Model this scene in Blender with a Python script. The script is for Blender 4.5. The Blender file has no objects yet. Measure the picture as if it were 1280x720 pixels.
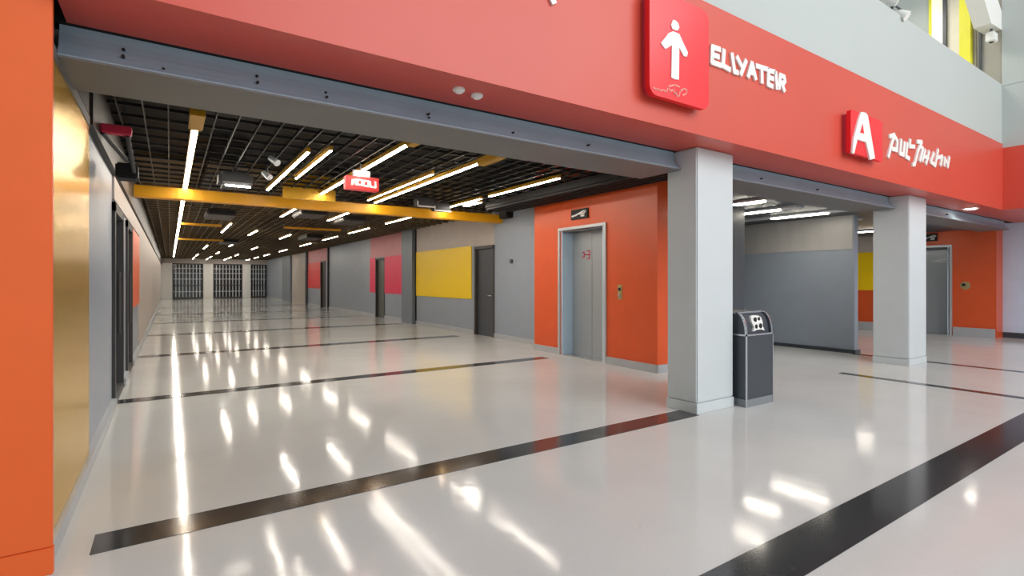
import bpy, bmesh, math, random
from mathutils import Vector, Matrix
random.seed(4)
S = bpy.context.scene
C = S.collection

# ---------------------------------------------------------------- camera
EYE = 1.4
YAW = math.atan(428 / 644)
cd = bpy.data.cameras.new('camera')
cam = bpy.data.objects.new('camera', cd)
C.objects.link(cam)
cam.location = (0, 0, EYE)
cam.rotation_euler = (math.pi / 2, 0, -YAW)
cd.lens = 36 * 644 / 1280
cd.shift_y = -9.5 / 1280
cd.clip_end = 300
S.camera = cam
_c, _s = math.cos(YAW), math.sin(YAW)


def onY(u, v, Y):
    """measured point of the photo -> real (X, Z) on a wall plane Y = const"""
    k = (u - 640) / 644
    X = Y * (_s + k * _c) / (_c - k * _s)
    D = X * _s + Y * _c
    return X, EYE + (350.5 - v) * D / 644


# ---------------------------------------------------------------- materials
def srgb(r, g, b):
    f = lambda x: ((x / 255 + 0.055) / 1.055) ** 2.4 if x > 10 else x / 255 / 12.92
    return (f(r), f(g), f(b), 1)


def mat(name, col, rough=0.5, metal=0.0, var=0.04, scale=3.0, emit=None, es=0.0, bump=0.0, coat=0.0, stretch=None, spec=0.5):
    m = bpy.data.materials.new(name)
    m.use_nodes = True
    nt = m.node_tree
    b = nt.nodes['Principled BSDF']
    tc = nt.nodes.new('ShaderNodeTexCoord')
    mp = nt.nodes.new('ShaderNodeMapping')
    if stretch:
        mp.inputs['Scale'].default_value = stretch
    n = nt.nodes.new('ShaderNodeTexNoise')
    n.inputs['Scale'].default_value = scale
    n.inputs['Detail'].default_value = 4
    nt.links.new(tc.outputs['Object'], mp.inputs['Vector'])
    nt.links.new(mp.outputs[0], n.inputs['Vector'])
    r = nt.nodes.new('ShaderNodeValToRGB')
    c = srgb(*col)
    r.color_ramp.elements[0].position = 0.3
    r.color_ramp.elements[1].position = 0.7
    r.color_ramp.elements[0].color = tuple(x * (1 - var) for x in c[:3]) + (1,)
    r.color_ramp.elements[1].color = tuple(min(1, x * (1 + var)) for x in c[:3]) + (1,)
    nt.links.new(n.outputs['Fac'], r.inputs[0])
    nt.links.new(r.outputs[0], b.inputs['Base Color'])
    b.inputs['Roughness'].default_value = rough
    b.inputs['Metallic'].default_value = metal
    b.inputs['Specular IOR Level'].default_value = spec
    if coat:
        b.inputs['Coat Weight'].default_value = coat
        b.inputs['Coat Roughness'].default_value = 0.08
    if emit:
        b.inputs['Emission Color'].default_value = srgb(*emit)
        b.inputs['Emission Strength'].default_value = es
    if bump:
        bp = nt.nodes.new('ShaderNodeBump')
        bp.inputs['Strength'].default_value = bump
        nt.links.new(n.outputs['Fac'], bp.inputs['Height'])
        nt.links.new(bp.outputs[0], b.inputs['Normal'])
    return m


def floor_mat():
    m = bpy.data.materials.new('polished_terrazzo')
    m.use_nodes = True
    nt = m.node_tree
    b = nt.nodes['Principled BSDF']
    tc = nt.nodes.new('ShaderNodeTexCoord')
    def noise(sc, det=3):
        n = nt.nodes.new('ShaderNodeTexNoise')
        n.inputs['Scale'].default_value = sc
        n.inputs['Detail'].default_value = det
        nt.links.new(tc.outputs['Object'], n.inputs['Vector'])
        return n
    def ramp(src, stops):
        r = nt.nodes.new('ShaderNodeValToRGB')
        e = r.color_ramp.elements
        e[0].position, e[0].color = stops[0]
        e[1].position, e[1].color = stops[1]
        for p, c in stops[2:]:
            x = e.new(p); x.color = c
        nt.links.new(src, r.inputs[0])
        return r
    def mul(a, c):
        x = nt.nodes.new('ShaderNodeMix')
        x.data_type = 'RGBA'; x.blend_type = 'MULTIPLY'
        x.inputs['Factor'].default_value = 1
        nt.links.new(a, x.inputs['A']); nt.links.new(c, x.inputs['B'])
        return x.outputs['Result']
    g = lambda v: (v, v, v, 1)
    big = ramp(noise(0.9, 5).outputs['Fac'], [(0.3, srgb(198, 198, 196)), (0.72, srgb(208, 208, 205))])
    speck = ramp(noise(170, 1).outputs['Fac'], [(0.3, g(0.88)), (0.45, g(1.0))])
    scuff = ramp(noise(7, 9).outputs['Fac'], [(0.235, g(0.72)), (0.285, g(1.0))])
    nt.links.new(mul(mul(big.outputs[0], speck.outputs[0]), scuff.outputs[0]), b.inputs['Base Color'])
    b.inputs['Specular IOR Level'].default_value = 0.2
    rr = ramp(noise(1.7, 4).outputs['Fac'], [(0.3, g(0.07)), (0.75, g(0.13))])
    nt.links.new(rr.outputs[0], b.inputs['Roughness'])
    bp = nt.nodes.new('ShaderNodeBump')
    bp.inputs['Strength'].default_value = 0.05
    bp.inputs['Distance'].default_value = 0.02
    nt.links.new(noise(5, 2).outputs['Fac'], bp.inputs['Height'])
    nt.links.new(bp.outputs[0], b.inputs['Normal'])
    return m


M = dict(
    floor=floor_mat(),
    stripe=mat('black_stone', (52, 54, 56), 0.12, var=0.15, scale=20),
    grey=mat('grey_wall_paint', (150, 160, 173), 0.35, var=0.03),
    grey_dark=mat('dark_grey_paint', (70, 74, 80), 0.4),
    bluegrey=mat('blue_grey_paint', (120, 130, 140), 0.4),
    blue=mat('pale_blue_paint', (206, 228, 248), 0.4, var=0.03),
    beige=mat('beige_paint', (190, 180, 172), 0.45),
    pinkpale=mat('pale_pink_paint', (205, 130, 135), 0.4),
    crimson=mat('crimson_paint', (238, 40, 92), 0.35),
    red2=mat('scarlet_paint', (232, 46, 52), 0.35),
    yellow=mat('yellow_paint', (255, 214, 4), 0.35, var=0.02),
    orange=mat('orange_red_paint', (222, 90, 42), 0.35, var=0.03),
    orange_col=mat('orange_panel_paint', (232, 102, 44), 0.35, var=0.02),
    red=mat('red_fascia_paint', (206, 79, 62), 0.38, var=0.03, scale=0.7),
    signred=mat('sign_red_enamel', (238, 34, 44), 0.25, var=0.02),
    white=mat('white_paint', (238, 238, 234), 0.35, var=0.01),
    upper=mat('upper_wall_paint', (182, 189, 186), 0.6, var=0.02, scale=0.5),
    pillar=mat('pillar_paint', (206, 213, 215), 0.4, var=0.02),
    base=mat('baseboard_grey', (176, 180, 184), 0.3),
    basedark=mat('baseboard_dark', (62, 68, 74), 0.35),
    steel=mat('painted_steel_beam', (158, 186, 202), 0.4, var=0.05),
    under=mat('beam_underside', (112, 112, 112), 0.5),
    brushed=mat('brushed_steel', (166, 173, 178), 0.32, metal=0.35, var=0.06, scale=6, stretch=(30, 30, 0.3)),
    frame=mat('pale_steel_frame', (196, 200, 204), 0.3, metal=0.3),
    gold=mat('gold_metal_panel', (226, 176, 22), 0.26, metal=0.75, var=0.06, scale=1.0, bump=0.02),
    goldpaint=mat('ochre_housing', (196, 148, 30), 0.4, metal=0.2),
    beam_yellow=mat('yellow_beam_paint', (236, 170, 20), 0.4),
    black=mat('black_ceiling', (10, 9, 9), 0.7),
    duct=mat('dark_duct', (52, 44, 36), 0.5, var=0.2),
    rail=mat('grid_rail', (38, 37, 35), 0.4, metal=0.3),
    raillit=mat('grid_rail_lit_brown', (92, 76, 50), 0.5, var=0.2, scale=0.6),  # same rails farther back, with the lamps' warm glow put into the colour
    railx=mat('grid_rail_dark', (15, 15, 14), 0.5),
    dgrey=mat('dark_equipment', (58, 58, 60), 0.5),
    doorb=mat('dark_brown_door', (66, 60, 58), 0.4),
    doorg=mat('dark_green_grey_leaf', (84, 88, 82), 0.35),
    brown=mat('lit_brown_ceiling_deck', (104, 84, 52), 0.6, var=0.25, scale=0.8),  # brown paints in the warm lamp tone on the dark ceiling
    binbase=mat('bin_plinth_grey', (128, 134, 138), 0.4),
    greyup=mat('warm_grey_cladding', (178, 176, 174), 0.3, var=0.05, scale=2, stretch=(1, 2, 0.2)),
    glass=mat('dark_glass', (30, 38, 44), 0.08, var=0.3, scale=2, coat=0.6),
    bin=mat('charcoal_bin_panel', (66, 72, 78), 0.35, var=0.03),
    chrome=mat('silver_edge_trim', (205, 208, 212), 0.22, metal=0.8),
    plateg=mat('brass_button_plate', (196, 180, 130), 0.3, metal=0.6),
    hole=mat('black_opening', (14, 14, 16), 0.6),
    led=mat('led_diffuser', (255, 250, 235), 0.4, emit=(255, 246, 232), es=36.0),
    led2=mat('led_diffuser_cool', (255, 250, 240), 0.4, emit=(255, 246, 230), es=26.0),
    exitred=mat('exit_sign_red', (205, 60, 62), 0.4, emit=(220, 50, 50), es=0.25),
    exitlit=mat('exit_sign_lettering', (255, 225, 215), 0.4, emit=(255, 215, 200), es=1.1),
    lampred=mat('red_beacon', (215, 50, 80), 0.4),
    ivory=mat('ivory_wall', (238, 232, 218), 0.5),
    taupe=mat('taupe_wall', (160, 156, 144), 0.5),
    lemon=mat('lemon_column', (232, 226, 60), 0.5),
    sky_win=mat('lit_window', (250, 250, 235), 0.4, emit=(255, 255, 215), es=0.35),
    scrib=mat('pale_pink_lettering', (250, 150, 140), 0.4),
    redmark=mat('red_door_marking', (205, 60, 80), 0.4),
)


# ---------------------------------------------------------------- mesh helpers
class MB:
    def __init__(self):
        self.bm = bmesh.new()

    def box(self, x0, x1, y0, y1, z0, z1, bev=0.0):
        t = bmesh.new()
        bmesh.ops.create_cube(t, size=1)
        bmesh.ops.transform(t, matrix=Matrix.Translation(((x0 + x1) / 2, (y0 + y1) / 2, (z0 + z1) / 2)) @ Matrix.Diagonal((abs(x1 - x0), abs(y1 - y0), abs(z1 - z0), 1)), verts=t.verts)
        if bev:
            bmesh.ops.bevel(t, geom=t.edges[:], offset=bev, segments=2, affect='EDGES')
        return self._add(t)

    def _add(self, t):
        me = bpy.data.meshes.new('tmp')
        t.to_mesh(me); t.free()
        self.bm.from_mesh(me)
        bpy.data.meshes.remove(me)
        return self

    def cyl(self, p, q, r, r2=None, seg=16):
        p, q = Vector(p), Vector(q)
        d = q - p
        t = bmesh.new()
        bmesh.ops.create_cone(t, cap_ends=True, segments=seg, radius1=r, radius2=r if r2 is None else r2, depth=d.length)
        rot = d.to_track_quat('Z', 'Y').to_matrix().to_4x4()
        bmesh.ops.transform(t, matrix=Matrix.Translation((p + q) / 2) @ rot, verts=t.verts)
        return self._add(t)

    def sphere(self, p, r, sc=(1, 1, 1)):
        t = bmesh.new()
        bmesh.ops.create_uvsphere(t, u_segments=20, v_segments=12, radius=r)
        bmesh.ops.transform(t, matrix=Matrix.Translation(p) @ Matrix.Diagonal((*sc, 1)), verts=t.verts)
        return self._add(t)

    def prism(self, pts, a, b, axis='Y'):
        """polygon pts in the plane across axis, extruded from a to b"""
        def mk(p, w):
            return {'Y': (p[0], w, p[1]), 'X': (w, p[0], p[1]), 'Z': (p[0], p[1], w)}[axis]
        t = bmesh.new()
        f = [t.verts.new(mk(p, a)) for p in pts]
        g = [t.verts.new(mk(p, b)) for p in pts]
        t.faces.new(f); t.faces.new(g[::-1])
        n = len(pts)
        for i in range(n):
            t.faces.new([f[i], g[i], g[(i + 1) % n], f[(i + 1) % n]])
        bmesh.ops.recalc_face_normals(t, faces=t.faces[:])
        bmesh.ops.triangulate(t, faces=[x for x in t.faces if len(x.verts) > 4])
        return self._add(t)

    def build(self, name, m, parent=None):
        me = bpy.data.meshes.new(name)
        if parent is not None:
            self.bm.transform(Matrix.Translation(-world(parent)))
        self.bm.to_mesh(me); self.bm.free()
        me.materials.append(m)
        o = bpy.data.objects.new(name, me)
        C.objects.link(o)
        if parent is not None:
            o.parent = parent
        return o


def world(o):
    v = Vector(o.location)
    while o.parent:
        o = o.parent
        v += Vector(o.location)
    return v


def tag(o, label=None, cat=None, group=None, kind=None):
    if label: o['label'] = label
    if cat: o['category'] = cat
    if group: o['group'] = group
    if kind: o['kind'] = kind
    return o


def thing(name, loc, label, cat, group=None):
    o = bpy.data.objects.new(name, None)
    o.empty_display_size = 0.1
    C.objects.link(o)
    o.location = loc
    return tag(o, label, cat, group)


def B(*a, **k):
    return MB().box(*a, **k)


def struct(name, mb, m):
    return tag(mb.build(name, M[m]), kind='structure')


def copy_tree(o, parent=None):
    c = o.copy(); C.objects.link(c); c.parent = parent
    for ch in list(o.children):
        copy_tree(ch, c)
    return c


# ---------------------------------------------------------------- SETTING
XL, XR, YF = -0.53, 6.59, 46.0
struct('floor', B(-9, 20, -12, 48, -0.12, 0), 'floor')
n_trim = [0]


def trim(mb, m):
    n_trim[0] += 1
    return struct('trim_%d' % n_trim[0], mb, m)


# black inlaid bands across the hall
trim(B(-0.34, 4.575, 3.375, 3.625, -0.01, 0.003), 'stripe')
trim(B(-0.5, 5.68, 7.33, 7.56, -0.01, 0.003), 'stripe')
trim(B(-0.5, 6.05, 11.45, 11.75, -0.01, 0.003), 'stripe')
trim(B(-0.5, 6.3, 15.75, 16.1, -0.01, 0.003), 'stripe')
trim(B(-0.5, 6.4, 20.1, 20.5, -0.01, 0.003), 'stripe')
trim(B(-0.5, 6.4, 25.0, 25.5, -0.01, 0.003), 'stripe')
trim(B(-0.5, 6.4, 31.0, 31.5, -0.01, 0.003), 'stripe')
trim(B(0.5, 17.0, 1.265, 1.54, -0.01, 0.003), 'stripe')
trim(B(8.38, 8.52, -6, 3.74, -0.01, 0.003), 'stripe')
trim(B(10.78, 10.92, -6, 4.58, -0.01, 0.003), 'stripe')

# left wall: grey, with the gold sheet, a glazed entrance, an orange strip and a dark header
struct('wall_left', B(XL - 0.2, XL, 3.302, 7.15, 0, 3.6).box(XL - 0.2, XL, 7.15, 10.45, 2.28, 3.6).box(XL - 0.2, XL, 8.5, 9.25, 0, 2.28)
       .box(XL - 0.2, XL, 10.45, YF, 0, 3.6), 'grey')
struct('trim_60', B(XL, XL + 0.03, 10.5, 12.7, 0.95, 2.25), 'orange_col')
trim(B(XL, XL + 0.02, 7.2, 45.9, 2.3, 2.56), 'beige')
trim(B(XL, XL + 0.02, 12.75, 45.9, 0.1, 2.3), 'beige')
trim(B(XL, XL + 0.05, 4.98, YF, 2.57, 3.58).box(XL, XL + 0.03, 4.18, 4.98, 2.64, 3.58), 'duct')
trim(B(XL, XL + 0.035, 3.305, 4.95, 2.55, 2.62), 'under')
struct('baseboard_left', B(XL, XL + 0.05, 3.302, 7.15, 0, 0.1).box(XL, XL + 0.05, 8.52, 9.23, 0, 0.1).box(XL, XL + 0.05, 10.47, 45.9, 0, 0.1), 'base')
gp = tag(B(XL + 0.002, XL + 0.03, 3.305, 4.95, 0.102, 2.548, bev=0.004).build('gold_panel', M['gold']),
         'tall shiny gold metal sheet on the left wall beside the orange column', 'wall panel')

# doors in the left wall (dark glass with posts)
def glazed_door(name, y0, y1, ztop):
    d = thing(name, (XL - 0.05, (y0 + y1) / 2, 0), None, None)
    d['kind'] = 'structure'
    x0, x1 = XL - 0.08, XL + 0.03
    B(x0, x1, y0, y0 + 0.12, 0, ztop).box(x0, x1, y1 - 0.12, y1, 0, ztop).box(x0, x1, y0, y1, ztop - 0.1, ztop).box(x0, x1, y0, y1, 0, 0.08).build('door_frame', M['dgrey'], d)
    B(XL - 0.06, XL - 0.03, y0 + 0.1, y1 - 0.1, 0.05, ztop - 0.08).build('glass', M['glass'], d)
    h = MB().cyl((XL + 0.02, (y0 + y1) / 2, 0.75), (XL + 0.02, (y0 + y1) / 2, 1.5), 0.018)
    h.cyl((XL - 0.04, (y0 + y1) / 2, 0.82), (XL + 0.02, (y0 + y1) / 2, 0.82), 0.01).cyl((XL - 0.04, (y0 + y1) / 2, 1.42), (XL + 0.02, (y0 + y1) / 2, 1.42), 0.01)
    h.build('door_handle', M['dgrey'], d)
glazed_door('door_1', 7.17, 8.5, 2.27)
glazed_door('door_2', 9.25, 10.45, 2.27)
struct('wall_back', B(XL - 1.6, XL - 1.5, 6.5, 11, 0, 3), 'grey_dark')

# right wall of the corridor
def wr(y0, y1, z0, z1, m, d=0.0, name='wall_right'):
    return struct(name, B(XR - d, XR + 0.2, y0, y1, z0, z1), m)
wr(8.2, 10.68, 0, 3.6, 'grey')
wr(10.68, 11.66, 2.27, 3.6, 'beige')
wr(11.66, 15.44, 0, 2.3, 'grey')
wr(11.66, 15.44, 2.3, 3.6, 'beige')
wr(15.44, 15.52, 0, 3.6, 'hole', 0.02)
wr(15.52, 16.42, 0, 3.6, 'bluegrey', 0.12)
wr(16.42, 16.5, 0, 3.6, 'hole', 0.02)
wr(16.5, 18.35, 0, 2.28, 'grey')
wr(18.35, 19.36, 2.25, 2.28, 'grey')
wr(19.36, 20.0, 0, 2.28, 'grey')
wr(16.5, 20.0, 2.28, 3.6, 'pinkpale')
wr(20.0, 26.3, 0, 3.6, 'grey')
wr(26.3, 26.5, 0, 3.6, 'hole', 0.05)
wr(26.5, 27.0, 0, 2.4, 'grey')
wr(28.0, 31.0, 0, 2.4, 'grey')
wr(26.5, 31.0, 2.4, 3.6, 'pinkpale')
wr(31.0, 31.3, 0, 3.6, 'grey_dark', 0.1)
wr(31.3, 35.6, 0, 3.6, 'beige')
wr(35.6, 38.4, 0, 3.6, 'bluegrey', 0.12)
wr(38.4, YF, 0, 3.6, 'grey')
struct('baseboard_right', B(XR - 0.03, XR, 8.2, 10.66, 0, 0.11).box(XR - 0.03, XR, 11.68, 15.44, 0, 0.11).box(XR - 0.03, XR, 16.5, 18.33, 0, 0.11)
       .box(XR - 0.03, XR, 19.38, 26.28, 0, 0.11).box(XR - 0.03, XR, 28.02, 30.95, 0, 0.11).box(XR - 0.03, XR, 38.4, 45.9, 0, 0.11), 'base')
def panel(y0, y1, z0, z1, m, label):
    return tag(B(XR - 0.025, XR, y0, y1, z0, z1, bev=0.003).build('wall_panel', M[m]), label, 'wall panel')
panel(11.81, 15.42, 0.91, 2.3, 'yellow', 'large yellow rectangular panel on the right corridor wall beside a dark door')
panel(16.52, 18.33, 0.93, 2.27, 'crimson', 'crimson panel on the right corridor wall, between the pilaster and the green-grey door')
panel(19.38, 20.0, 0.93, 2.27, 'crimson', 'narrow crimson panel on the far side of the green-grey door')
panel(28.02, 30.9, 0.97, 2.38, 'red2', 'farthest red panel on the right corridor wall, beyond the long grey stretch')

def flush_door(name, y0, y1, z1, leaf, framem='doorb'):
    d = thing(name, (XR, (y0 + y1) / 2, 0), None, None); d['kind'] = 'structure'
    x0, x1 = XR - 0.02, XR + 0.16
    B(x0, x1, y0, y0 + 0.07, 0, z1).box(x0, x1, y1 - 0.07, y1, 0, z1).box(x0, x1, y0, y1, z1 - 0.07, z1).build('door_frame', M[framem], d)
    B(XR + 0.06, XR + 0.1, y0 + 0.06, y1 - 0.06, 0, z1 - 0.06).build('door_leaf', M[leaf], d)
    MB().cyl((XR + 0.02, y0 + 0.16, 1.02), (XR + 0.02, y0 + 0.36, 1.02), 0.013).cyl((XR + 0.06, y0 + 0.17, 1.02), (XR + 0.01, y0 + 0.17, 1.02), 0.013).build('door_handle', M['chrome'], d)
flush_door('door_3', 10.68, 11.66, 2.27, 'doorb')
flush_door('door_4', 18.35, 19.36, 2.25, 'doorg')
flush_door('door_5', 27.0, 28.0, 2.4, 'doorb')

# far wall with three glazed bays
cols_x = [(XL, 0.17), (2.15, 2.8), (4.82, 5.4)]
fw = B(XL, XR, YF, YF + 0.2, 2.68, 3.6)
for a, b in cols_x:
    fw.box(a, b, YF - 0.15, YF + 0.2, 0, 2.68)
struct('wall_far', fw, 'white')
struct('trim_61', B(XL, XR, YF - 0.3, YF, 2.68, 3.02), 'beige')
for i, (a, b) in enumerate([(0.17, 2.15), (2.8, 4.82), (5.4, XR)]):
    w = thing('window_%d' % (i + 1), ((a + b) / 2, YF + 0.05, 0), None, None); w['kind'] = 'structure'
    B(a, b, YF + 0.05, YF + 0.07, 0.05, 2.65).build('glass', M['glass'], w)
    fr = B(a, a + 0.07, YF - 0.02, YF + 0.08, 0, 2.68).box(b - 0.07, b, YF - 0.02, YF + 0.08, 0, 2.68).box(a, b, YF - 0.02, YF + 0.08, 2.6, 2.68).box(a, b, YF - 0.02, YF + 0.08, 0, 0.12).box(a, b, YF - 0.02, YF + 0.08, 0.98, 1.06)
    fr.build('window_frame', M['dgrey'], w)
    k = 9 if b - a > 1.5 else 6
    mu = MB()
    for j in range(1, k):
        x = a + (b - a) * j / k
        mu.box(x - 0.03, x + 0.03, YF + 0.0, YF + 0.06, 0.12, 2.6)
    for z in (0.55, 1.5, 1.95, 2.3):
        mu.box(a, b, YF + 0.01, YF + 0.05, z - 0.02, z + 0.02)
    mu.build('mullion', M['frame'], w)

# block with the first elevator (opening Y 6.44-7.54, Z 0-2.3)
XE = 6.14
struct('wall_elevator', B(XE, XE + 0.3, 5.4, 6.42, 0, 3.6).box(XE, XE + 0.3, 7.56, 8.42, 0, 3.6).box(XE, XE + 0.3, 6.42, 7.56, 2.33, 3.6).box(XE, 7.2, 5.27, 5.4, 0, 3.6), 'orange')
struct('wall_block', B(7.2, 8.4, 5.27, 5.4, 0, 3.6).box(XE + 0.5, 8.4, 5.4, 12, 0, 3.6), 'grey_dark')
struct('baseboard_elevator', B(XE - 0.025, XE, 5.245, 6.35, 0, 0.12).box(XE - 0.025, XE, 7.62, 8.42, 0, 0.12).box(XE - 0.025, 7.2, 5.245, 5.27, 0, 0.12), 'base')
struct('baseboard_block', B(7.2, 8.4, 5.245, 5.27, 0, 0.12), 'basedark')

# second elevator block, deeper right
XE2 = 16.6
struct('wall_elevator_right', B(XE2, XE2 + 0.3, 3.98, 4.78, 0, 3.6).box(XE2, XE2 + 0.3, 5.92, 6.3, 0, 3.6).box(XE2, XE2 + 0.3, 4.78, 5.92, 2.27, 3.6)
       .box(XE2, 17.12, 3.88, 3.98, 0, 3.6).box(XE2, XE2 + 0.3, 6.3, 12, 0, 1.12), 'orange')
struct('wall_yellow_right', B(XE2, XE2 + 0.3, 6.3, 12, 1.12, 2.2), 'yellow')
struct('wall_beige_right', B(XE2, XE2 + 0.3, 6.3, 12, 2.2, 3.6), 'beige')
struct('baseboard_elevator_right', B(XE2 - 0.03, XE2, 3.9, 4.7, 0, 0.22).box(XE2 - 0.03, XE2, 6.0, 12, 0, 0.22), 'base')
struct('wall_blue', B(17.1, 17.3, -9, 3.88, 0, 4.1), 'blue')
struct('baseboard_blue', B(17.07, 17.1, -9, 3.87, 0, 0.13), 'basedark')
# free grey wall
struct('wall_grey_bay', B(10.9, 11.05, 4.58, 12, 0, 3.6), 'grey')
struct('baseboard_bay', B(10.87, 10.9, 4.58, 12, 0, 0.07).box(10.87, 11.08, 4.55, 4.58, 0, 0.07), 'basedark')
struct('wall_bay_back', B(8.4, 17.1, 12, 12.2, 0, 3.6), 'beige')

# decks and closures above
struct('ceiling', B(XL - 0.2, 17.3, 3.21, YF + 0.2, 3.6, 3.75), 'black')
struct('ceiling_bay', B(8.4, 17.1, 4.15, 12, 2.66, 2.72), 'grey_dark')
struct('ceiling_bay_front', B(6.62, 8.4, 4.15, 5.27, 2.66, 2.72), 'grey_dark')
lb = B(5.45, 6.13, 4.2, 9.2, 2.9, 3.02)
for k in range(5):
    lb.box(5.48 + k * 0.13, 5.54 + k * 0.13, 4.2, 9.2, 2.86, 2.9)
struct('ceiling_bulkhead', lb, 'black')

struct('ceiling_deck', B(XL, XR, 10.6, YF, 3.5, 3.59), 'brown')  # added layer; its brown holds the warm light of the lamps
trim(B(10.885, 10.9, 4.6, 11.9, 2.0, 2.65), 'greyup')
# suspended grid
gy = MB(); gx = MB(); gf = MB()
x = XL + 0.12
while x < XR - 0.03:
    gy.box(x - 0.006, x + 0.006, 4.16, 10.6, 3.03, 3.07)
    gf.box(x - 0.006, x + 0.006, 10.6, YF - 0.35, 3.03, 3.07)
    x += 0.2
y = 4.4
while y < YF - 0.4:
    (gx if y < 10.6 else gf).box(XL, XR, y - 0.006, y + 0.006, 3.035, 3.065)
    y += 0.4
tag(gy.build('ceiling_grid_long', M['rail']), kind='structure')
tag(gf.build('ceiling_grid_far', M['raillit']), kind='structure')
tag(gx.build('ceiling_grid_cross', M['railx']), kind='structure')
# ducts above the grid
for i, (dx, w) in enumerate([(0.75, 0.5), (2.9, 0.4), (4.1, 0.35), (5.3, 0.5)]):
    tag(B(dx - w / 2, dx + w / 2, 9.0 + i, 45, 3.2, 3.55, bev=0.02).build('ceiling_duct', M['duct']),
        '%s dark brown air duct running above the ceiling grid' % ['leftmost', 'second from left', 'second from right', 'rightmost'][i], 'duct', 'air ducts above the grid')

# red fascia, soffit, upper wall
struct('wall_fascia', B(-0.465, 13.78, 3.13, 3.2, 2.8, 4.11).box(-0.465, 17.3, 3.2, 3.667, 2.8, 2.86)
       .box(13.78, 13.86, -9, 3.2, 2.8, 4.03), 'red')
struct('wall_soffit_side', B(13.86, 17.3, -9, 3.2, 2.8, 2.86), 'red')
struct('wall_above_beam', B(-0.73, 17.3, 3.667, 3.8, 2.8, 3.6), 'black')
struct('wall_upper', B(-9, 13.78, 3.14, 3.34, 4.11, 5.29).box(-0.465, 13.78, 3.145, 3.3, 5.27, 5.3), 'upper')
struct('wall_upper_side', B(13.78, 13.98, -9, 3.14, 4.03, 9).box(13.772, 13.78, -9, 3.14, 5.26, 9), 'upper')
struct('wall_upper_left', B(-9, -0.465, 3.34, 3.5, 4.11, 9), 'upper')
struct('wall_light_blocker', B(-6.2, -6, -12, 3.1, 0, 9), 'grey')  # unseen wall added to block sky light from the left
# gallery behind the parapet
struct('floor_gallery', B(-0.465, 13.78, 3.34, 6.0, 4.3, 4.42), 'ivory')
struct('wall_gallery_back', B(-0.465, 13.98, 5.8, 5.95, 4.42, 9), 'upper')
struct('wall_gallery_side', B(13.78, 13.98, 3.14, 3.5, 4.11, 9), 'taupe')
struct('wall_gallery_ivory', B(13.78, 13.98, 3.5, 4.04, 4.11, 9), 'ivory')
trim(B(13.72, 13.78, 3.44, 3.47, 4.42, 9), 'grey_dark')
trim(B(13.74, 13.78, 3.52, 3.56, 4.42, 9), 'taupe')
struct('trim_62', B(13.62, 13.78, 3.58, 3.76, 4.42, 9), 'lemon')
trim(B(13.7, 13.78, 4.0, 4.06, 4.42, 9), 'grey_dark')
struct('wall_gallery_end', B(13.78, 13.98, 4.32, 5.95, 4.11, 9), 'upper')
w = thing('window_4', (13.78, 4.2, 4.42), None, None); w['kind'] = 'structure'
B(13.8, 13.84, 4.06, 4.3, 4.42, 9).build('glass', M['sky_win'], w)
B(13.76, 13.85, 4.28, 4.32, 4.42, 9).box(13.76, 13.85, 4.06, 4.28, 5.9, 5.98).build('window_frame', M['lemon'], w)
sl = MB().prism([(11.9, 7.3), (13.12, 6.33), (13.77, 6.38), (13.77, 6.75), (12.9, 7.3)], 3.14, 3.4, 'Y')
tag(sl.build('ceiling_gallery', M['white']), kind='structure')

# orange column at the far left
oc = thing('orange_column', (-2.2, 3.25, 0), 'wide flat orange column at the left edge beside the gold sheet', 'column')
B(-4.0, -0.466, 3.26, 3.3, 0.13, 4.11, bev=0.004).build('shaft', M['orange_col'], oc)
B(-4.0, -0.463, 3.255, 3.3, 0, 0.128, bev=0.003).build('plinth', M['orange_col'], oc)

# pillars
def pillar(x0, x1, y0, y1, label):
    p = thing('pillar', ((x0 + x1) / 2, (y0 + y1) / 2, 0), label, 'pillar', None)
    B(x0 + 0.006, x1 - 0.006, y0 + 0.006, y1, 0.11, 2.798, bev=0.012).build('shaft', M['pillar'], p)
    B(x0, x1, y0, y1 + 0.005, 0, 0.108, bev=0.004).build('plinth', M['pillar'], p)
    return p
pillar(4.58, 5.23, 3.406, 3.8, 'square light grey pillar beside the charcoal litter bin')
pillar(10.03, 10.77, 3.406, 3.93, 'square light grey pillar in front of the second elevator, right of the litter bin')

# steel beams with bolts, in three spans
def beam(x0, x1, label, bolts):
    b = thing('steel_beam', ((x0 + x1) / 2, 3.9, 2.594), label, 'beam', None)
    MB().prism([(3.70, 2.797), (3.698, 2.75), (3.69, 2.71), (3.672, 2.67), (3.645, 2.635), (3.61, 2.606), (3.61, 2.594), (4.15, 2.594), (4.15, 2.797)], x0, x1, 'X').build('web', M['steel'], b)
    B(x0, x1, 3.60, 4.17, 2.584, 2.596).build('flange', M['under'], b)
    for (bx, bz) in bolts:
        MB().cyl((bx, 3.71, bz), (bx, 3.645 if bz < 2.69 else 3.68, bz), 0.009, seg=10).build('bolt', M['hole'], b)
beam(-0.5, 4.57, 'long blue-grey steel beam under the red fascia over the corridor mouth',
     [(-0.22, 2.72), (-0.22, 2.67), (-0.03, 2.64), (0.47, 2.72), (0.47, 2.67), (0.9, 2.7), (0.9, 2.66), (1.66, 2.68), (1.66, 2.65), (2.44, 2.66), (3.3, 2.68)])
beam(5.24, 10.02, 'blue-grey steel beam span between the two pillars', [(6.2, 2.68), (7.6, 2.68)])
beam(10.78, 16.4, 'blue-grey steel beam span right of the farther pillar', [(12.6, 2.68)])

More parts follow.
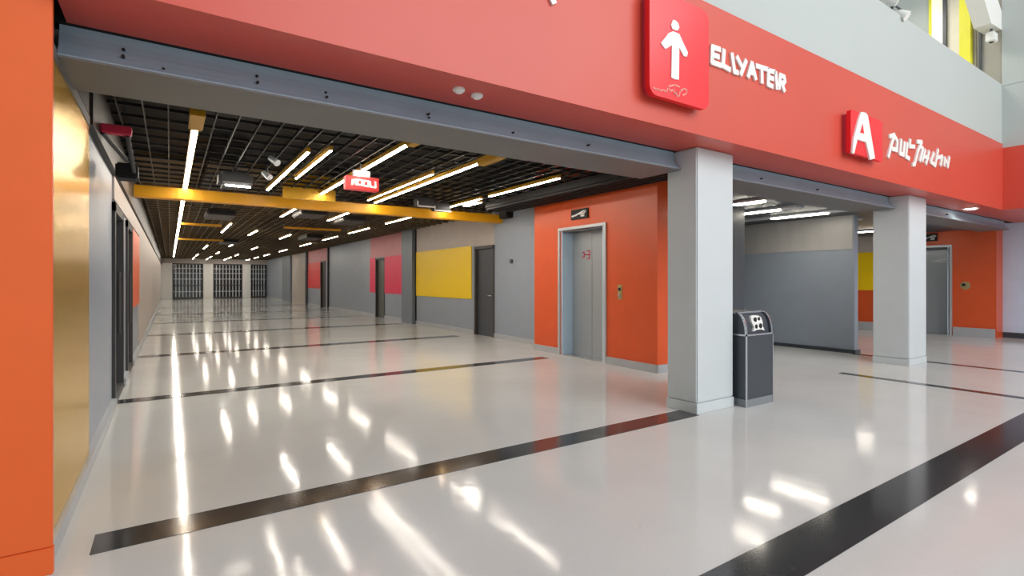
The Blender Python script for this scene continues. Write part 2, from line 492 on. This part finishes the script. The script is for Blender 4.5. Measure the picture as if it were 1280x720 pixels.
# ---------------------------------------------------------------- ELEVATORS
def elevator(xw, y0, y1, ztop, label, marks):
    e = thing('elevator_entrance', (xw, (y0 + y1) / 2, 0), label, 'elevator')
    t = 0.05
    # frame: thin pale border plus deep jamb
    B(xw - 0.03, xw - 0.002, y0, y0 + t, 0, ztop).box(xw - 0.03, xw - 0.002, y1 - t, y1, 0, ztop).box(xw - 0.03, xw - 0.002, y0 + t, y1 - t, ztop - t, ztop).build('architrave', M['frame'], e)
    B(xw - 0.002, xw + 0.29, y0 + 0.075, y0 + 0.1, 0, ztop - t - 0.005).box(xw - 0.002, xw + 0.29, y1 - 0.1, y1 - 0.075, 0, ztop - t - 0.005).build('jamb', M['blue'], e)
    B(xw, xw + 0.29, y0 + 0.1, y1 - 0.1, ztop - t - 0.035, ztop - t - 0.005).build('head_lining', M['grey_dark'], e)
    mid = (y0 + y1) / 2
    for a, b in ((y0 + 0.1, mid - 0.003), (mid + 0.003, y1 - 0.1)):
        B(xw + 0.25, xw + 0.28, a, b, 0.02, ztop - t - 0.03, bev=0.002).build('door_panel', M['brushed'], e)
    B(xw, xw + 0.29, y0 + 0.1, y1 - 0.1, 0, 0.02).build('sill', M['chrome'], e)
    return e
e1 = elevator(XE, 6.35, 7.63, 2.38, 'steel elevator door in the orange wall left of the nearer pillar', True)
# red marking on the door
def strokes(mb, fn, segs, wid):
    """flat bars between measured points; fn maps points to plane coords, returns prisms"""
    for seg in segs:
        for p, q in zip(seg[:-1], seg[1:]):
            P, Q = Vector(fn(*p)), Vector(fn(*q))
            d = (Q - P)
            if d.length < 1e-6: continue
            d.normalize(); n = Vector((-d.y, d.x)) * wid / 2
            e = d * wid * 0.3
            yield [tuple(P - e + n), tuple(P - e - n), tuple(Q + e - n), tuple(Q + e + n)]
mk = MB()
for poly in strokes(mk, lambda a, b: (a, b), [[(7.25, 1.92), (7.2, 1.92), (7.2, 1.83), (7.25, 1.83)], [(7.12, 1.94), (7.05, 1.94), (7.05, 1.80), (7.12, 1.80)], [(7.11, 1.87), (7.05, 1.87)], [(7.2, 1.875), (7.05, 1.875)]], 0.02):
    mk.prism(poly, XE + 0.244, XE + 0.25, 'X')
mk.build('door_marking', M['redmark'], e1)
e2 = elevator(XE2, 4.72, 5.98, 2.31, 'steel elevator door in the orange wall right of the farther pillar', False)
mk = MB()
for poly in strokes(mk, lambda a, b: (a, b), [[(5.2, 1.9), (5.08, 1.93), (4.92, 1.95)], [(5.08, 1.93), (5.1, 1.88), (4.95, 1.9)]], 0.02):
    mk.prism(poly, XE2 + 0.244, XE2 + 0.25, 'X')
mk.build('door_marking', M['white'], e2)

def call_panel(xw, y, z, label, rnd=False):
    t = thing('call_button_panel', (xw, y, z), label, 'button panel')
    if rnd:
        MB().cyl((xw + 0.004, y, z), (xw - 0.02, y, z), 0.1, seg=24).build('face_plate', M['plateg'], t)
        MB().cyl((xw - 0.02, y + 0.03, z + 0.02), (xw - 0.03, y + 0.03, z + 0.02), 0.035).build('button', M['hole'], t)
    else:
        B(xw - 0.015, xw, y - 0.05, y + 0.05, z - 0.12, z + 0.12, bev=0.006).build('face_plate', M['plateg'], t)
        MB().cyl((xw - 0.015, y, z + 0.045), (xw - 0.028, y, z + 0.045), 0.026).build('button', M['hole'], t)
        MB().cyl((xw - 0.015, y, z - 0.055), (xw - 0.028, y, z - 0.055), 0.026).build('button', M['chrome'], t)
call_panel(XE, 6.04, 1.21, 'small brass call button plate on orange wall beside the nearer elevator')
call_panel(XE2, 4.46, 1.27, 'round brass call button plate on orange wall beside the farther elevator', True)

def small_sign(xw, y0, y1, z0, z1, label):
    t = thing('elevator_sign', (xw, (y0 + y1) / 2, z0), label, 'sign')
    B(xw - 0.03, xw, y0, y1, z0, z1, bev=0.004).build('sign_plate', M['hole'], t)
    mb = MB()
    L = lambda a, b: (y1 - (y1 - y0) * a, z0 + (z1 - z0) * b)
    for poly in strokes(mb, L, [[(0.08, 0.35), (0.3, 0.42), (0.5, 0.55), (0.75, 0.72), (0.9, 0.7), (0.8, 0.5), (0.55, 0.5)], [(0.62, 0.3), (0.8, 0.28)]], 0.03):
        mb.prism(poly, xw - 0.034, xw - 0.03, 'X')
    mb.build('lettering', M['white'], t)
small_sign(XE, 6.8, 7.25, 2.5, 2.68, 'small black sign with white arrow marking above the nearer elevator')
small_sign(XE2, 5.02, 5.36, 2.42, 2.62, 'small black sign above the farther elevator, behind the pillar edge')

# wall dots and box on the grey wall
t = MB().cyl((XR, 9.92, 1.84), (XR - 0.03, 9.92, 1.84), 0.05, seg=20)
tag(t.build('wall_sensor', M['dgrey']), 'small round dark sensor on grey wall left of the orange elevator wall', 'sensor')
t = thing('wall_speaker', (XR - 0.1, 10.0, 2.93), 'black box speaker high on grey wall right of the dark door', 'speaker')
B(XR - 0.18, XR, 9.85, 10.2, 2.84, 3.02, bev=0.015).build('casing', M['black'], t)
B(XR - 0.19, XR - 0.18, 9.88, 10.17, 2.86, 3.0).build('grille', M['dgrey'], t)

# ---------------------------------------------------------------- LITTER BIN
bx0, bx1, by0, by1 = 5.27, 5.80, 3.28, 3.80
lbin = thing('litter_bin', ((bx0 + bx1) / 2, (by0 + by1) / 2, 0), 'charcoal litter bin with silver edges and curved hood beside the nearer pillar', 'litter bin')
B(bx0 + 0.008, bx1 - 0.008, by0 + 0.008, by1, 0.09, 0.79).build('body', M['bin'], lbin)
B(bx0 + 0.004, bx1 - 0.004, by0 + 0.004, by1, 0, 0.085).build('plinth', M['binbase'], lbin)
tr = MB()
for (xx) in (bx0, bx1 - 0.014):
    tr.box(xx, xx + 0.014, by0, by0 + 0.014, 0.0, 0.8)
    tr.box(xx, xx + 0.014, by1 - 0.014, by1, 0.0, 0.8)
tr.box(bx0, bx1, by0, by0 + 0.016, 0.785, 0.803).box(bx0, bx0 + 0.014, by0, by1, 0.785, 0.803).box(bx1 - 0.014, bx1, by0, by1, 0.785, 0.803)
tr.build('edge_trim', M['chrome'], lbin)
# hood profile (Y,Z) - convex curve from front edge up and back
prof = []
for k in range(9):
    a = k / 8 * math.pi / 2
    prof.append((by0 + 0.015 + 0.11 * (1 - math.cos(a)), 0.80 + 0.235 * math.sin(a)))
hood = MB().prism(prof + [(by1, 1.035), (by1, 0.80)], bx0 + 0.012, bx0 + 0.03, 'X').prism(prof + [(by1, 1.035), (by1, 0.80)], bx1 - 0.03, bx1 - 0.012, 'X')
hood.box(bx0 + 0.03, bx1 - 0.03, by0 + 0.12, by1, 1.015, 1.035).box(bx0 + 0.03, bx1 - 0.03, by1 - 0.02, by1, 0.8, 1.015)
prof_in = [(a + 0.022, b - 0.005) for a, b in prof]
hood.prism(prof_in + [(by0 + 0.17, 1.02), (by0 + 0.05, 0.80)], bx0 + 0.03, bx1 - 0.03, 'X')
hood.build('hood', M['bin'], lbin)
rim = MB()
for xx in (bx0 + 0.006, bx1 - 0.026):
    for (a, b), (c_, d_) in zip(prof[:-1], prof[1:]):
        rim.prism([(a - 0.008, b), (c_ - 0.008, d_ + 0.006), (c_ + 0.012, d_ + 0.004), (a + 0.012, b)], xx, xx + 0.022, 'X')
    rim.box(xx, xx + 0.022, prof[-1][0], by1, 1.03, 1.045)
rim.box(bx0 + 0.006, bx1 - 0.006, prof[-1][0] - 0.01, prof[-1][0] + 0.012, 1.03, 1.045)
rim.build('hood_rim', M['chrome'], lbin)
# emblem: pale plate with four dark openings
def onhood(z):
    s = min(1, max(0, (z - 0.80) / 0.235)); a = math.asin(s)
    return by0 + 0.015 + 0.11 * (1 - math.cos(a)) + 0.012
cx = (bx0 + bx1) / 2 + 0.0
em = MB()
pl = [(-0.11, 0.83), (-0.085, 0.87), (-0.11, 0.93), (-0.085, 0.99), (-0.02, 1.005), (0.06, 1.0), (0.1, 0.98), (0.1, 0.93), (0.085, 0.88), (0.115, 0.83), (0.05, 0.845), (-0.04, 0.845)]
em.bm.free(); em.bm = bmesh.new()
fr_ = [em.bm.verts.new((cx + a, onhood(b) - 0.012, b)) for a, b in pl]
bk_ = [em.bm.verts.new((cx + a, onhood(b) + 0.02, b)) for a, b in pl]
cen = em.bm.verts.new((cx, onhood(0.92) - 0.014, 0.92))
for i in range(len(pl)):
    j = (i + 1) % len(pl)
    em.bm.faces.new([fr_[i], fr_[j], cen]); em.bm.faces.new([fr_[i], bk_[i], bk_[j], fr_[j]])
bmesh.ops.recalc_face_normals(em.bm, faces=em.bm.faces[:])
ep = em.build('inlet_plate', M['white'], lbin)
for (a, z, r) in ((-0.035, 0.955, 0.032), (0.045, 0.962, 0.024), (-0.045, 0.882, 0.026), (0.04, 0.885, 0.032)):
    yy = onhood(z)
    MB().sphere((cx + a, yy - 0.014, z), r * 0.95, (1, 0.3, 1)).build('inlet_hole', M['hole'], ep)

# ---------------------------------------------------------------- FASCIA SIGNS
FY = 3.13
def rounded(x0, x1, z0, z1, r, n=6):
    pts = []
    for cx_, cz_, a0 in ((x1 - r, z1 - r, 0), (x0 + r, z1 - r, 90), (x0 + r, z0 + r, 180), (x1 - r, z0 + r, 270)):
        for k in range(n + 1):
            a = math.radians(a0 + 90 * k / n)
            pts.append((cx_ + r * math.cos(a), cz_ + r * math.sin(a)))
    return pts
SY = 3.02
sg = thing('direction_sign', (3.85, FY, 3.0), 'red rounded square sign with a white person pictogram on the fascia above the nearer pillar', 'sign')
x0 = onY(812, 0, SY)[0]; x1 = onY(886, 0, SY)[0]
z0 = 3.0; z1 = 3.93
MB().prism(rounded(x0, x1, z0, z1, 0.09), SY, SY + 0.05, 'Y').build('sign_panel', M['signred'], sg)
MB().prism(rounded(x0 + 0.03, x1 - 0.03, z0 + 0.03, z1 - 0.03, 0.07), SY + 0.05, FY, 'Y').build('mounting_box', M['redmark'], sg)
q = lambda a, b: onY(760 + a / 3.6, b / 3.6, SY)
pic = MB()
pic.prism([q(*p) for p in [(290, 90), (304, 95), (314, 108), (318, 125), (312, 138), (300, 138), (286, 130), (281, 112)]], SY - 0.008, SY, 'Y')
pic.prism([q(*p) for p in [(290, 142), (318, 154), (334, 190), (357, 238), (352, 256), (338, 254), (318, 215), (316, 360), (299, 358), (282, 350), (285, 205), (255, 222), (235, 195), (270, 150)]], SY - 0.008, SY, 'Y')
pic.build('pictogram', M['white'], sg)
sc = MB()
for poly in strokes(sc, lambda a, b: onY(800 + a / 12, 90 + b / 12, SY), [[(200, 235), (235, 265), (260, 250), (300, 280), (345, 270), (390, 300), (420, 235), (450, 290), (500, 265), (520, 330), (545, 300), (540, 355), (580, 365), (600, 290), (650, 250), (700, 270), (690, 325), (640, 350)], [(430, 215), (520, 195), (590, 225)]], 0.014):
    sc.prism(poly, SY - 0.004, SY, 'Y')
sc.build('small_lettering', M['scrib'], sg)

def lettering(name, label, glyphs, fn, wid, y=FY, ext=0.02):
    t = thing(name, (*[sum(fn(*glyphs[0][0][0])[:1])], y, 3.4), label, 'lettering')
    for gl in glyphs:
        mb = MB(); e_ = 0
        for poly in strokes(mb, fn, gl, wid):
            e_ += 0.0006
            mb.prism(poly, y - ext - e_, y - 0.001 - e_ * 0.1, 'Y')
        mb.build('letter', M['white'], t)
    return t
R4f = lambda a, b: onY(880 + a / 10.283, 50 + b / 10.283, FY - 0.035)
lettering('sign_lettering', 'white raised capital lettering on the red fascia right of the person sign', [
    [[(222, 112), (130, 80), (122, 275), (235, 318)], [(126, 178), (205, 208)]],
    [[(277, 125), (265, 322), (350, 372)]],
    [[(382, 175), (412, 400), (452, 412)]],
    [[(448, 215), (505, 330)], [(560, 262), (495, 430)]],
    [[(590, 460), (637, 290), (684, 490)], [(608, 400), (660, 425)]],
    [[(698, 325), (845, 372)], [(762, 350), (766, 535)]],
    [[(925, 402), (850, 385), (845, 565), (900, 590)], [(850, 472), (905, 492)]],
    [[(942, 412), (960, 615)]],
    [[(985, 610), (1000, 445), (1050, 468), (1058, 520), (1040, 550), (1000, 540)], [(1015, 548), (1050, 645)]],
], R4f, 0.052)
R3f = lambda a, b: onY(1100 + a / 10.29, 150 + b / 10.29, FY - 0.035)
lettering('sign_lettering', 'white raised lower case lettering on the red fascia right of the A sign', [
    [[(145, 205), (205, 190), (160, 330), (128, 465)], [(205, 205), (240, 265), (232, 385), (175, 365)]],
    [[(292, 255), (275, 425), (318, 445), (335, 290)]],
    [[(372, 300), (352, 465), (395, 492)]],
    [[(408, 255), (400, 335), (462, 340)]],
    [[(500, 275), (555, 280), (505, 400), (465, 565), (440, 570)], [(530, 330), (568, 365), (530, 520)]],
    [[(600, 385), (565, 520)], [(650, 405), (612, 555)], [(590, 470), (640, 480)]],
    [[(712, 425), (672, 535), (728, 580), (765, 385)]],
    [[(765, 480), (820, 465), (798, 575)]],
    [[(852, 485), (845, 580)], [(910, 480), (888, 600)], [(852, 490), (895, 590)]],
], R3f, 0.062)
sa = thing('letter_sign', (7.75, FY, 3.05), 'red square sign with a large white letter A on the fascia above the farther pillar', 'sign')
SA = 3.02
ax0 = onY(1063.5, 0, SA)[0]; ax1 = onY(1103, 0, SA)[0]
MB().prism(rounded(ax0, ax1, 3.0, 3.54, 0.03), SA, SA + 0.05, 'Y').build('sign_panel', M['signred'], sa)
MB().prism(rounded(ax0 + 0.03, ax1 - 0.03, 3.03, 3.51, 0.02), SA + 0.05, FY, 'Y').build('mounting_box', M['redmark'], sa)
af = lambda a, b: onY(1060 + a / 9, 130 + b / 9, SA - 0.02)
am = MB()
am.prism([af(*p) for p in [(150, 88), (200, 98), (225, 130), (305, 612), (250, 628), (205, 430), (108, 398), (70, 560), (48, 545), (62, 400), (120, 170)]], SA - 0.02, SA, 'Y')
am.build('letter', M['white'], sa)
am = MB()
am.prism([af(*p) for p in [(165, 215), (182, 335), (135, 322)]], SA - 0.0205, SA - 0.0195, 'Y')
am.build('letter_counter', M['signred'], sa)
lettering('sign_lettering', 'foot of a white raised letter at the top edge of the fascia above the corridor', [
    [[(668, -62), (694, 1)]], ], lambda a, b: onY(a, b, FY - 0.035), 0.05)

# detectors & recessed light on soffit
for (x, y, lab) in ((1.76 * 1.0, 3.35, 'left of the two small white domes under the red fascia'), (1.93, 3.38, 'right of the two small white domes under the red fascia')):
    t = thing('smoke_detector', (x, y, 2.8), lab, 'detector', 'domes on the soffit')
    MB().cyl((x, y, 2.8), (x, y, 2.785), 0.045, seg=24).build('base_ring', M['white'], t)
    MB().sphere((x, y, 2.785), 0.036, (1, 1, 0.6)).build('dome', M['white'], t)
t = thing('downlight', (12.94, 3.4, 2.8), 'small lit round downlight under the red fascia right of the farther pillar', 'downlight')
MB().cyl((12.94, 3.4, 2.8), (12.94, 3.4, 2.785), 0.13, seg=24).build('ring', M['white'], t)
MB().cyl((12.94, 3.4, 2.786), (12.94, 3.4, 2.78), 0.09, seg=24).build('lens', M['led2'], t)

# lamps on gallery
t = thing('spotlight', (8.85, 3.2, 5.3), 'white twin spotlight on top of the grey upper wall', 'spotlight')
MB().cyl((8.8, 3.2, 5.29), (8.8, 3.2, 5.4), 0.02).cyl((8.6, 3.16, 5.4), (9.0, 3.16, 5.4), 0.015).build('bracket', M['grey_dark'], t)
MB().cyl((8.55, 3.22, 5.47), (8.63, 3.06, 5.38), 0.05, 0.08).build('lamp_head', M['white'], t)
MB().cyl((8.98, 3.22, 5.38), (9.0, 3.08, 5.27), 0.05, 0.07).build('lamp_head', M['white'], t)
t = thing('spotlight', (13.5, 3.05, 6.2), 'small white box lamp hanging below the white gallery slab', 'spotlight')
MB().box(13.4, 13.62, 3.16, 3.3, 6.1, 6.28, bev=0.015).build('lamp_head', M['white'], t)
MB().cyl((13.5, 3.23, 6.27), (13.5, 3.23, 6.37), 0.02).build('bracket', M['grey_dark'], t)
MB().cyl((13.5, 3.23, 6.105), (13.5, 3.23, 6.09), 0.035).build('lens', M['hole'], t)

# ---------------------------------------------------------------- YELLOW CROSS BEAMS
def ybeam(y, x0, x1, z0, z1, label, w=0.1):
    o = B(x0, x1, y - w, y + w, z0, z1, bev=0.012).build('yellow_beam', M['beam_yellow'])
    return tag(o, label, 'beam')
ybeam(10.4, XL + 0.02, XR - 0.01, 2.76, 2.95, 'long yellow beam spanning the corridor below the ceiling lights')
ybeam(16.3, 0.25, 1.2, 2.88, 2.94, 'short thin yellow bar under the ceiling beyond the long beam', 0.04)
ybeam(22.3, 0.25, 1.7, 2.88, 2.94, 'short thin yellow bar under the ceiling, farthest at left', 0.04)
ybeam(15.8, 2.7, 4.3, 2.88, 2.94, 'thin yellow bar under the ceiling in the middle beyond the long beam', 0.04)
tag(B(1.65, 2.55, 9.7, 9.76, 2.84, 3.3, bev=0.01).build('hanging_panel', M['goldpaint']), 'ochre sheet hanging below the ceiling just in front of the long yellow beam', 'panel')

# ---------------------------------------------------------------- LINEAR LIGHTS
def make_light(L, gold=0.0, w=0.12, m='led'):
    """runs +Y from its origin, hung under the grid at Z 3.03"""
    t = thing('ceiling_light', (0, 0, 3.03), None, None)
    mb = MB().box(-w / 2 - 0.008, w / 2 + 0.008, -gold, L, 3.03 - 0.055, 3.03, bev=0.004)
    if gold: mb.box(-w / 2 - 0.035, w / 2 + 0.035, -gold, -0.02, 3.03 - 0.1, 3.03, bev=0.01)
    h = mb.build('housing', M['goldpaint'], t)
    d = MB().box(-w / 2, w / 2, 0.01, L - 0.01, 3.03 - 0.063, 3.03 - 0.055).build('diffuser', M[m], t)
    return t
protos = {}
def light(x, y, L, gold, label, row, w=0.12):
    k = (round(L, 2), gold, w)
    if k not in protos:
        t = make_light(L, gold, w)
        protos[k] = t
    else:
        t = copy_tree(protos[k])
    t.location = (x, y, 3.03)
    tag(t, label, 'ceiling light', row)
ordn = ['nearest', 'second nearest', 'third nearest', 'fourth nearest', 'fifth nearest', 'sixth nearest', 'seventh nearest', 'eighth nearest', 'ninth nearest', 'tenth nearest']
def row(x, ys, L, rowname, w=0.12, goldfirst=0.6):
    for i, y in enumerate(ys):
        lab = '%s linear light in the %s' % (ordn[i] if i < len(ordn) else '%s' % ['eleventh nearest', 'twelfth nearest', 'thirteenth nearest', 'fourteenth nearest', 'fifteenth nearest'][i - 10], rowname)
        if i == len(ys) - 1: lab = 'farthest linear light in the %s' % rowname
        light(x, y, L, goldfirst if i == 0 else 0.0, lab, 'lights of the %s' % rowname, w)
row(0.22, [6.2 + 2.3 * k for k in range(15)], 2.26, 'continuous leftmost row on the ceiling', 0.056)
row(1.42, [6.65, 16.2, 26.9, 36.0, 41.5], 3.2, 'second row from left on the ceiling', 0.036, 0.0)  # here and in the next three rows, end lights added to brighten the far wall
row(2.3, [5.6, 7.8, 11.7, 18.0, 25.0, 33.0, 39.0, 43.0], 2.1, 'third row from left on the ceiling', 0.046)
row(3.47, [6.0, 8.15, 11.9, 19.0, 27.0, 35.0, 39.5, 43.0], 2.1, 'fourth row from left on the ceiling', 0.046)
row(5.0, [6.2, 8.6, 11.75, 15.3, 18.8, 23.0, 28.4, 34.0, 38.5, 43.0], 2.1, 'rightmost row by the coloured wall', 0.046, 0.0)
light(1.63, 6.4, 2.1, 0.0, 'thin dim linear light between the second and third rows', 'thin ceiling lights', 0.025)
light(3.25, 7.0, 3.0, 0.0, 'thin linear light close beside the fourth row', 'thin ceiling lights', 0.025)
light(5.2, 9.0, 0.6, 0.0, 'short linear light near the right end of the long yellow beam', 'thin ceiling lights', 0.12)

# right bay lights: flat long fixtures under the low ceiling
for i, (x, y0, L, lab) in enumerate([(7.6, 4.35, 0.8, 'leftmost flat ceiling light in the right bay, half hidden by the nearer pillar'),
                                    (8.75, 4.75, 1.9, 'longest flat ceiling light in the right bay, second from the nearer pillar'),
                                    (9.9, 4.5, 1.7, 'flat ceiling light in the right bay just left of the farther pillar'),
                                    (11.6, 5.0, 0.9, 'flat ceiling light in the passage just left of the farther pillar'),
                                    (14.5, 5.2, 1.8, 'added unseen flat light in the passage behind the farther pillar'),  # this and the next are unseen lights added to brighten the bay
                                    (14.5, 8.2, 1.8, 'added unseen flat light deepest in the passage behind the farther pillar')]):
    t = thing('bay_ceiling_light', (x, y0, 2.66), lab, 'ceiling light', 'flat lights in the right bay')
    B(x - 0.11, x + 0.11, y0 - 0.25, y0 + L + 0.3, 2.62, 2.66, bev=0.006).build('housing', M['frame'], t)
    B(x - 0.06, x + 0.06, y0 + 0.1, y0 + 0.1 + L * 0.6, 2.605, 2.62).build('diffuser', M['led2'], t)

# ---------------------------------------------------------------- HANGING EQUIPMENT
t = thing('ceiling_projector', (0.8, 8.6, 2.75), 'dark rounded box unit hanging under the grid just before the yellow beam', 'projector')
B(0.58, 1.02, 8.35, 8.8, 2.76, 2.97, bev=0.05).build('casing', M['dgrey'], t)
B(0.66, 0.98, 8.34, 8.36, 2.745, 2.765).build('glowing_edge', M['led2'], t)  # white lower edge, made to glow with the diffuser material
MB().cyl((0.8, 8.6, 2.96), (0.8, 8.6, 3.06), 0.03).build('hanger', M['dgrey'], t)
for (x, y, z, lab) in ((1.12, 7.2, 2.93, 'small white cylinder spotlight under the ceiling grid, nearer of the pair'), (1.15, 8.0, 2.88, 'small white cylinder spotlight under the ceiling grid, farther of the pair')):
    t = thing('cylinder_spotlight', (x, y, z), lab, 'spotlight', 'cylinder spotlights')
    MB().cyl((x, y, 3.04), (x, y, z + 0.04), 0.012).build('stem', M['dgrey'], t)
    MB().cyl((x - 0.04, y + 0.05, z + 0.05), (x + 0.03, y - 0.05, z - 0.03), 0.035, 0.045).build('lamp_head', M['frame'], t)
for (x, y, lab) in ((4.2, 9.5, 'dark box speaker with pale bracket above the long yellow beam, left one'), (4.75, 9.9, 'dark box speaker above the right part of the long yellow beam')):
    t = thing('ceiling_speaker', (x, y, 2.9), lab, 'speaker')
    B(x - 0.16, x + 0.2, y - 0.12, y + 0.12, 2.86, 3.03, bev=0.02).build('casing', M['dgrey'], t)
    B(x - 0.18, x + 0.2, y - 0.14, y - 0.12, 2.84, 2.865).box(x - 0.18, x - 0.165, y - 0.14, y - 0.12, 2.84, 2.95).build('bracket', M['white'], t)
for (x, y, L) in ((2.75, 12.2, 1.0), (3.9, 13.0, 1.2), (1.0, 13.5, 1.2), (4.3, 19.0, 1.5), (2.0, 23.0, 1.6)):
    lab = {2.75: 'dark hanging box unit beyond the long yellow beam, middle of ceiling', 3.9: 'dark hanging box unit beyond the long yellow beam, toward the pilaster', 1.0: 'dark hanging box unit beyond the long yellow beam, beside the left light row', 4.3: 'distant dark box unit under the ceiling near the crimson panel', 2.0: 'distant dark box unit under the ceiling near the far windows'}[x]
    t = thing('fan_coil_unit', (x, y, 2.95), lab, 'ceiling unit')
    B(x - 0.3, x + 0.3, y, y + L, 2.9, 3.03, bev=0.02).build('casing', M['duct'], t)
    B(x - 0.25, x + 0.25, y - 0.01, y, 2.92, 3.01).build('grille', M['hole'], t)

# red hanging exit sign
EYs = 7.2
t = thing('exit_sign', (2.27, EYs, 2.86), 'lit red sign with pale characters hanging under the ceiling in the corridor', 'sign')
B(2.03, 2.5, EYs, EYs + 0.12, 2.67, 2.86, bev=0.008).build('casing', M['exitred'], t)
B(2.14, 2.38, EYs + 0.03, EYs + 0.09, 2.86, 2.95).cyl((2.26, EYs + 0.06, 2.94), (2.26, EYs + 0.06, 3.05), 0.015).build('bracket', M['frame'], t)
mb = MB()
for poly in strokes(mb, lambda a, b: onY(420 + a / 16, 200 + b / 16, EYs), [[(330, 395), (318, 490)], [(380, 390), (330, 480)], [(395, 385), (395, 490)], [(440, 395), (520, 405), (520, 500), (425, 490), (440, 395)], [(560, 415), (645, 425), (640, 530), (555, 510), (560, 415)], [(680, 435), (690, 535), (790, 550), (785, 440)]], 0.022):
    mb.prism(poly, EYs - 0.006, EYs, 'Y')
mb.build('lettering', M['exitlit'], t)
# red beacon by the left wall
t = thing('wall_beacon', (XL, 5.5, 2.68), 'small red box on grey bracket arms high on the left wall', 'beacon')
B(XL + 0.05, -0.27, 5.45, 5.55, 2.64, 2.71, bev=0.008).build('casing', M['lampred'], t)
MB().cyl((XL + 0.06, 5.5, 2.64), (-0.33, 5.9, 2.5), 0.018).cyl((-0.3, 5.5, 2.64), (-0.28, 6.0, 2.42), 0.018).build('bracket_arm', M['dgrey'], t)
B(-0.42, -0.25, 6.0, 6.25, 2.36, 2.5, bev=0.015).build('camera_housing', M['black'], t)

# ---------------------------------------------------------------- LIGHT
wd = bpy.data.worlds.new('atrium_daylight')
S.world = wd
wd.use_nodes = True
bg = wd.node_tree.nodes['Background']
bg.inputs[0].default_value = srgb(243, 247, 250)
bg.inputs[1].default_value = 0.58
# daylight from the atrium skylight, high behind the camera
sd = bpy.data.lights.new('skylight', 'AREA')
sd.shape = 'RECTANGLE'; sd.size = 14; sd.size_y = 8; sd.energy = 1250
so = bpy.data.objects.new('skylight', sd); C.objects.link(so)
so.location = (8, -8, 8)
so.rotation_euler = (math.radians(55), 0, math.radians(6))
# unseen fill lamp added under the right-hand soffit to brighten the blue wall
pd = bpy.data.lights.new('soffit_fill', 'AREA'); pd.size = 0.6; pd.energy = 45; pd.color = (0.95, 0.98, 1)
po = bpy.data.objects.new('soffit_fill', pd); C.objects.link(po); po.location = (15.3, 1.2, 2.78)
# unseen fill light added to brighten the gallery
gd = bpy.data.lights.new('gallery_fill', 'AREA'); gd.size = 1.0; gd.energy = 45; gd.color = (1, 0.95, 0.85)
go = bpy.data.objects.new('gallery_fill', gd); C.objects.link(go); go.location = (12, 4.6, 7.5)

vs = S.view_settings
S.display_settings.display_device = 'sRGB'
vs.view_transform = 'Standard'
vs.look = 'None'
vs.gamma = 1
vs.exposure = 0.24
vs.use_curve_mapping = False
